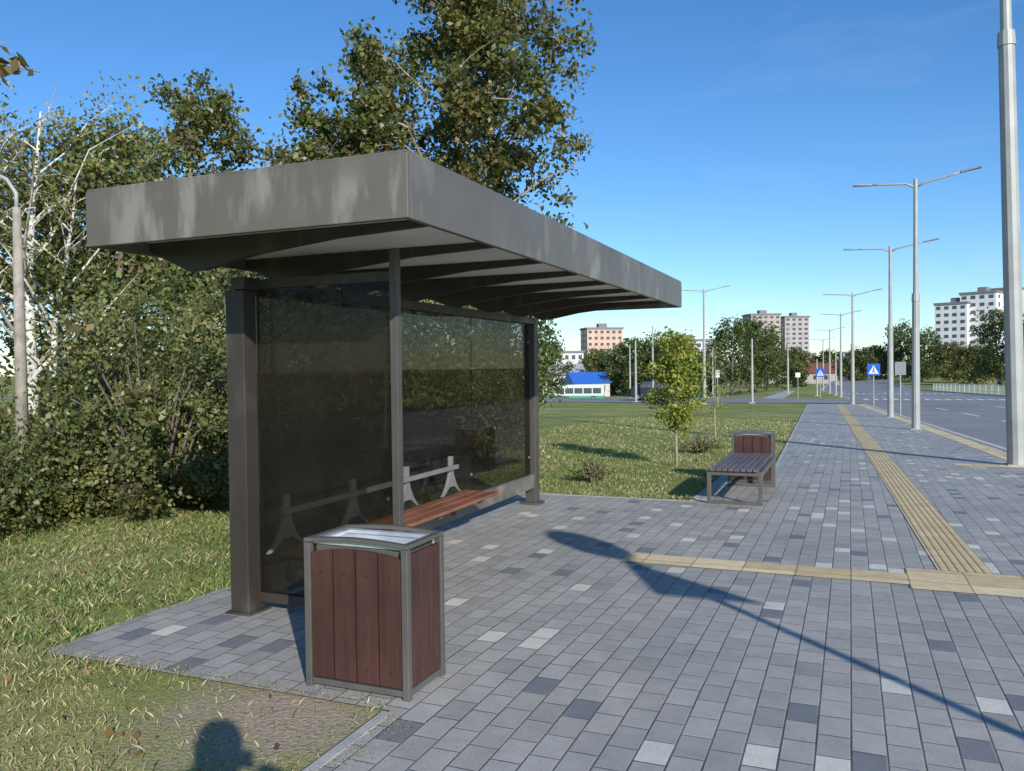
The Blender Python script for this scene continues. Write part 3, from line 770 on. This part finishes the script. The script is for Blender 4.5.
for i, (x, y, R, H, nlf) in enumerate([(-8.3, 4.2, 1.15, .95, 9000), (-8.5, 5.9, 1.15, 1.0, 9000), (-7.75, 7.4, 1.25, 2.6, 19000), (-7.9, 9.2, 1.5, 3.0, 19000), (-7.8, 11.1, 1.5, 2.8, 13000), (-7.9, 13.2, 1.5, 3.0, 9000), (-8.0, 15.3, 1.6, 3.1, 9000), (-8.3, 17.4, 1.5, 3.1, 9000),
                                  (-10.0, 10.2, 1.6, 3.6, 13000), (-11.4, 9.9, 1.2, 1.7, 6000), (-12.4, 8.3, 1.4, 1.5, 6000)]):
    shrub(x, y, R, H, nlf, 30 + i, hl, ls=.055 if i < 4 else .075)
shrub(-3.6, 11.9, .32, .42, 500, 60, 'low scrubby plant growing in the grass', YEL + OLIVE, .03, None)
shrub(-2.9, 17.5, .40, .5, 600, 61, 'low scrubby plant growing in the grass', YEL + OLIVE, .035, None)
tree('young_tree', -2.86, 14.6, 2.40, .44, .85, 34, 5, .17, 6500, .062, YEL, 40, 'young tree with yellow-green leaves on the lawn', 'tree', tr=.028, bark='brownbark')
tree('young_tree', -2.9, 19.5, 2.5, .35, .9, 14, 2, .14, 350, .055, YEL, 41, 'thin sapling with few yellow leaves on the lawn', 'tree', tr=.022, bark='brownbark')
T = tree('tree', -6.6, .35, 4.8, 1.2, 2.4, 14, 3, .25, 700, .10, OLIVE, 47, 'small broadleaf tree with browning leaves overhanging the grass', tr=.06, bark='brownbark')
mb = MB(); q = [Vector((0, 0, 2.9)), Vector((1.4, .6, 3.05)), Vector((2.85, 1.50, 2.94)), Vector((3.69, 1.93, 2.77))]
mb.tube(q, [.022, .014, .009, .003], 6); 
mb.tube([Vector((3.2, 1.68, 2.88)), Vector((3.4, 1.80, 2.93)), Vector((3.6, 1.86, 2.87))], [.004, .003, .002], 5)
mk('branch', mb, M['brownbark'], T, smooth=True)
rr = np.random.default_rng(5); n = 70
P = np.array([q[2].lerp(q[3], .35 + .62 * rr.random()) for _ in range(n)]) + rr.normal(size=(n, 3)) * np.array([.03, .03, .03])
col = np.array([(.16, .11, .03), (.12, .12, .03), (.30, .19, .05)])[rr.integers(0, 3, n)]
leafobj('twig_leaves', P, .07 * (.7 + .6 * rr.random(n)), col, rr, M['leaf'], T, .55)

def px_pos(r_over_d, d): return (d * (-.381 + .9245 * r_over_d), d * (.9245 + .381 * r_over_d))
FT = [(.035, 110, 9, 4, GREEN), (.105, 215, 10, 5, OLIVE), (.125, 190, 10, 5, GREEN), (.145, 178, 12, 5.5, GREEN), (.168, 172, 11.5, 5.5, GREEN), (.19, 180, 11, 5, OLIVE), (.215, 170, 9.5, 4.5, OLIVE), (.232, 185, 9.5, 4.5, GREEN), (.268, 150, 13, 5.4, GREEN), (.292, 152, 13.5, 5.4, GREEN), (.312, 165, 11, 4.6, GREEN),
      (.345, 210, 9, 4.5, GREEN), (.385, 260, 9, 5, OLIVE), (.42, 240, 9, 5, GREEN), (.445, 270, 10, 6, OLIVE), (.475, 260, 17, 7, GREEN), (.50, 250, 15, 7, GREEN), (.54, 230, 10, 6, OLIVE), (.565, 200, 9, 5.5, OLIVE), (.595, 170, 16, 5.5, GREEN), (.62, 165, 14, 5.5, GREEN)]
for i, (k, d, H, R, pal) in enumerate(FT):
    x, y = px_pos(k, d)
    tree('tree', x, y, H, R, H * .08, 22, 5, R * .28, 4600, .46 * (d / 150) ** .7, pal, 70 + i, 'broad leafy green tree in the distance', tr=.3, group='distant trees', upl=.4, shell=.2)
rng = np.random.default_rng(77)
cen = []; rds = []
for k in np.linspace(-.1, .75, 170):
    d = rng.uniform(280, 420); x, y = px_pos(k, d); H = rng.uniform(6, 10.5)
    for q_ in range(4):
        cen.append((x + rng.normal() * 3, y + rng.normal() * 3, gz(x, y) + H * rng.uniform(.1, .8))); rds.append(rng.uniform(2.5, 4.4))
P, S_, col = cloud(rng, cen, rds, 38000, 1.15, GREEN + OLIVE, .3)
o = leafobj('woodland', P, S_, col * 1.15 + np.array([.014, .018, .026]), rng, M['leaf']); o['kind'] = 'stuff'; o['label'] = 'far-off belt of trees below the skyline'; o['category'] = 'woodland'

# ---------------------------------------------------------------- buildings
def block(name, k, d, w, dep, top, floors, cols, wall, label, turn=.3, base=-4.4, roofc=None, scols=2, ww=.5):
    x, y = px_pos(k, d)
    rz = math.atan2(-x, y) + turn
    h = top - base
    T = thing(name, (x, y, base), label, 'building', rz)
    mw = mat(name + '_wall', wall, .9, 0, .2, .1); mr = mat(name + '_roof', roofc or (.2, .2, .2), .8)
    mb = MB(); mb.box(-w / 2, w / 2, 0, dep, 0, h); mk('wall', mb, mw, T)
    mb = MB(); mb.box(-w / 2 - .4, w / 2 + .4, -.4, dep + .4, h + .01, h + .9); mb.box(-w * .12, w * .12, dep * .3, dep * .6, h + .92, h + 3); mk('roof', mb, mr, T)
    fh = h / floors; cw = w / cols
    proto = None
    for f in range(floors):
        for c in range(cols):
            xx = -w / 2 + cw * (c + .5); zz = fh * (f + .55)
            if proto is None:
                mb = MB(); mb.box(-cw * ww / 2, cw * ww / 2, -.12, .05, -fh * .22, fh * .22); proto = mk('window', mb, M['wglass'], T); o = proto
            else:
                o = proto.copy(); COL.objects.link(o); o.parent = T
            o.location = (xx, 0, zz)
        for c in range(scols):
            yy = dep * (c + .5) / scols
            for s in ((1,) if turn < 0 else (-1,)):
                o = proto.copy(); COL.objects.link(o); o.parent = T; o.location = (s * w / 2, yy, fh * (f + .55)); o.rotation_euler = (0, 0, math.pi / 2 * s)
    return T
block('apartment_building', .310, 460, 17, 14, 29, 12, 5, (.42, .36, .32), 'tall grey-pink apartment block with rows of windows', .35)
block('apartment_building', .348, 470, 14, 14, 28, 12, 4, (.40, .37, .35), 'tall grey apartment block with rows of windows', .35)
block('apartment_building', .535, 350, 13, 14, 26, 10, 4, (.74, .74, .72), 'white apartment block with rows of windows', -.35)
block('apartment_building', .568, 345, 14, 14, 30, 11, 4, (.76, .76, .74), 'taller white apartment block with rows of windows', -.35)
block('apartment_building', .60, 350, 10, 14, 32, 11, 3, (.5, .5, .5), 'grey apartment block end beside a white one', -.35)
block('office_building', .114, 400, 18, 12, 19.5, 8, 6, (.62, .42, .32), 'pink brick building above the trees', .3)
block('low_building', .055, 330, 22, 10, 7, 3, 8, (.65, .65, .62), 'low white building among trees', .2)
block('low_building', .215, 360, 26, 12, 12, 4, 8, (.68, .68, .66), 'low white building among trees', .2)
block('low_building', .345, 330, 16, 10, 5, 2, 5, (.42, .14, .10), 'low red-walled building among trees', .2)
block('low_building', .44, 380, 26, 12, 6, 3, 7, (.45, .43, .40), 'low grey building among trees', .2)
def house(k, d, w, dep, h, rh, wall, roof, label, turn=0):
    x, y = px_pos(k, d); rz = math.atan2(-x, y) + turn
    T = thing('house', (x, y, gz(x, y)), label, 'house', rz)
    mb = MB(); mb.box(-w / 2, w / 2, 0, dep, 0, h); mk('wall', mb, mat('house_wall', wall, .9), T)
    mb = MB(); mb.prism([(-.4, h + .02), (dep + .4, h + .02), (dep / 2, h + rh)], -w / 2 - .4, w / 2 + .4, 'x'); mk('roof', mb, mat('house_roof', roof, .5), T)
    for c in (-.3, 0, .3):
        mb = MB(); mb.box(c * w - .5, c * w + .5, -.05, .05, h * .4, h * .8); mk('window', mb, M['wglass'], T)
house(.098, 176, 8.0, 7, 2.9, 2.4, (.55, .52, .48), (.03, .14, .50), 'small house with a bright blue roof', .35)
house(.335, 250, 11, 8, 3, 3, (.4, .35, .3), (.25, .06, .04), 'house with a dark red roof', .2)
house(.37, 240, 10, 8, 3, 3, (.5, .45, .4), (.22, .09, .06), 'house with a brown-red roof', -.2)
house(.062, 200, 11, 8, 4.4, 2.8, (.65, .63, .6), (.35, .35, .36), 'grey-roofed white house among trees', .2)

# ---------------------------------------------------------------- vehicles
def wheel(parent, x, y, r, w):
    mb = MB(); mb.tube([(x, y - w / 2, r), (x, y + w / 2, r)], [r, r], 16, 0)
    mb.tube([(x, y - w / 2 - .01, r), (x, y + w / 2 + .01, r)], [r * .55, r * .55], 12, 1); mk('wheel', mb, [M['black'], M['gsign']], parent)
def bus(x, y, rz, dz=.06):
    T = thing('bus', (x, y, gz(x, y) + dz), 'white and green city bus on the distant road', 'bus', rz)
    L = 9.5
    mb = MB(); mb.prism([(-L / 2, .35), (L / 2, .35), (L / 2, 1.6), (L / 2 - .15, 2.85), (L / 2 - .4, 3.0), (-L / 2 + .1, 3.0), (-L / 2, 2.8)], -1.25, 1.25, 'y'); mk('body', mb, mat('bus_white', (.62, .72, .60), .35), T, bevel=.06)
    mb = MB(); mb.box(-L / 2 - .005, L / 2 + .005, -1.262, 1.262, .4, .95); mk('side_band', mb, mat('bus_green', (.06, .36, .16), .35), T)
    for i in range(5):
        xx = -L / 2 + .5 + i * 1.75; mb = MB(); mb.box(xx, xx + 1.55, -1.27, 1.27, 1.35, 2.4); mk('window', mb, M['wglass'], T)
    mb = MB(); mb.box(L / 2 - .2, L / 2 + .02, -1.1, 1.1, 1.3, 2.5); mk('windscreen', mb, M['wglass'], T)
    for xx in (-2.8, 2.8):
        for yy in (-1.12, 1.12): wheel(T, xx, yy, .48, .3)
bx, by = px_pos(.081, 156); bus(bx, 149.5, rad(180 + 12))
def car(x, y, rz, c, label, group='cars on the road', dz=-.11):
    T = thing('car', (x, y, gz(x, y) + dz), label, 'car', rz, group)
    pr = [(-2.1, .3), (2.1, .3), (2.15, .7), (1.9, .9), (1.0, 1.0), (.4, 1.42), (-1.1, 1.45), (-1.8, 1.05), (-2.12, .95)]
    mb = MB(); mb.prism(pr, -.85, .85, 'y'); mk('body', mb, mat('car_paint', c, .25, .3), T, bevel=.07)
    mb = MB(); mb.prism([(.9, 1.0), (.36, 1.36), (-1.05, 1.38), (-1.6, 1.05)], -.862, .862, 'y'); mk('window', mb, M['wglass'], T)
    mb = MB(); mb.addf([(1.0, -.7, 1.02), (1.0, .7, 1.02), (.45, .65, 1.42), (.45, -.65, 1.42)], [(0, 1, 2, 3)]); mk('windscreen', mb, M['wglass'], T)
    for xx in (-1.35, 1.35):
        for yy in (-.78, .78): wheel(T, xx, yy, .32, .2)
for (x, y, c, lb) in ((8, 175, (.1, .1, .12), 'dark car driving on the road'), (-2.5, 200, (.5, .5, .5), 'silver car driving on the road')):
    car(x, y, rad(93), c, lb)
car(-14.0, 64, rad(4), (.04, .05, .06), 'dark car waiting on the side road', dz=.03)

def railing(x0, y0, x1, y1, n, h, label, m='lamp'):
    T = thing('railing', (x0, y0, gz(x0, y0)), label, 'railing')
    mb = MB()
    P0 = Vector((0, 0, 0)); P1 = Vector((x1 - x0, y1 - y0, gz(x1, y1) - gz(x0, y0)))
    for zz in (h, h * .3): mb.tube([P0 + Vector((0, 0, zz)), P1 + Vector((0, 0, zz))], [.025, .025], 6)
    for i in range(n + 1):
        p = P0.lerp(P1, i / n); mb.tube([p, p + Vector((0, 0, h))], [.03 if i % 6 == 0 else .010] * 2, 5)
    mk('rail', mb, M[m], T)
railing(-34, 57, -21, 57, 60, .9, 'pale metal railing along the side road')
railing(xk(80) + 15.9, 80, xk(140) + 15.9, 140, 120, 1.0, 'white metal railing along the road verge', 'wsign')

# ---------------------------------------------------------------- light, sky, camera
EL, AZ = 23.5, 138.5
W = bpy.data.worlds.new('World'); SC.world = W; W.use_nodes = True
nt = W.node_tree; bg = nt.nodes['Background']
sky = nt.nodes.new('ShaderNodeTexSky'); sky.sky_type = 'NISHITA'; sky.sun_disc = False
sky.sun_elevation = rad(EL); sky.sun_rotation = rad(AZ); sky.air_density = 1.0; sky.dust_density = 0.0; sky.ozone_density = 4.0
hs = nt.nodes.new('ShaderNodeHueSaturation'); hs.inputs['Saturation'].default_value = 1.15
mxw = nt.nodes.new('ShaderNodeMix'); mxw.data_type = 'RGBA'; mxw.blend_type = 'MULTIPLY'; mxw.inputs[0].default_value = 1; mxw.inputs[7].default_value = (.88, 1.0, 1.12, 1)
tcw = nt.nodes.new('ShaderNodeTexCoord'); mpw = nt.nodes.new('ShaderNodeMapping'); mpw.inputs['Scale'].default_value = (1.6, 1.6, 9); mpw.inputs['Rotation'].default_value = (.12, .22, 0)
nw = nt.nodes.new('ShaderNodeTexNoise'); nw.inputs['Scale'].default_value = 2.1; nw.inputs['Detail'].default_value = 7; nw.inputs['Roughness'].default_value = .6; nw.inputs['Distortion'].default_value = .6
rw_ = nt.nodes.new('ShaderNodeValToRGB'); rw_.color_ramp.elements[0].position = .52; rw_.color_ramp.elements[1].position = .80
rw_.color_ramp.elements[0].color = (0, 0, 0, 1); rw_.color_ramp.elements[1].color = (.13, .13, .13, 1)
mxc = nt.nodes.new('ShaderNodeMix'); mxc.data_type = 'RGBA'; mxc.inputs[7].default_value = (4.8, 5.6, 6.6, 1)
L = nt.links.new
L(tcw.outputs['Generated'], mpw.inputs[0]); L(mpw.outputs[0], nw.inputs['Vector']); L(nw.outputs[0], rw_.inputs[0]); L(rw_.outputs[0], mxc.inputs[0])
L(sky.outputs[0], hs.inputs['Color']); L(hs.outputs[0], mxw.inputs[6]); L(mxw.outputs[2], mxc.inputs[6]); L(mxc.outputs[2], bg.inputs[0]); bg.inputs[1].default_value = .14
sd = bpy.data.lights.new('sun', 'SUN'); sd.energy = 5.0; sd.angle = rad(.5); sd.color = (1, .955, .88)
so = bpy.data.objects.new('sun', sd); COL.objects.link(so)
ce = math.cos(rad(EL)); dvec = Vector((-math.sin(rad(AZ)) * ce, -math.cos(rad(AZ)) * ce, -math.sin(rad(EL))))
so.rotation_euler = dvec.to_track_quat('-Z', 'Y').to_euler(); so.location = (10, -12, 12)
cd = bpy.data.cameras.new('camera'); co = bpy.data.objects.new('camera', cd); COL.objects.link(co)
cd.sensor_width = 36; cd.lens = 820 / 1024 * 36; cd.clip_end = 5000; cd.clip_start = .05
co.matrix_world = Matrix.Translation((0, 0, 1.6)) @ Matrix.Rotation(rad(22.4), 4, 'Z') @ Matrix.Rotation(rad(90 - 1.29), 4, 'X') @ Matrix.Rotation(rad(-.7), 4, 'Z')
SC.camera = co
SC.view_settings.view_transform = 'Standard'; SC.view_settings.look = 'None'; SC.view_settings.exposure = 0
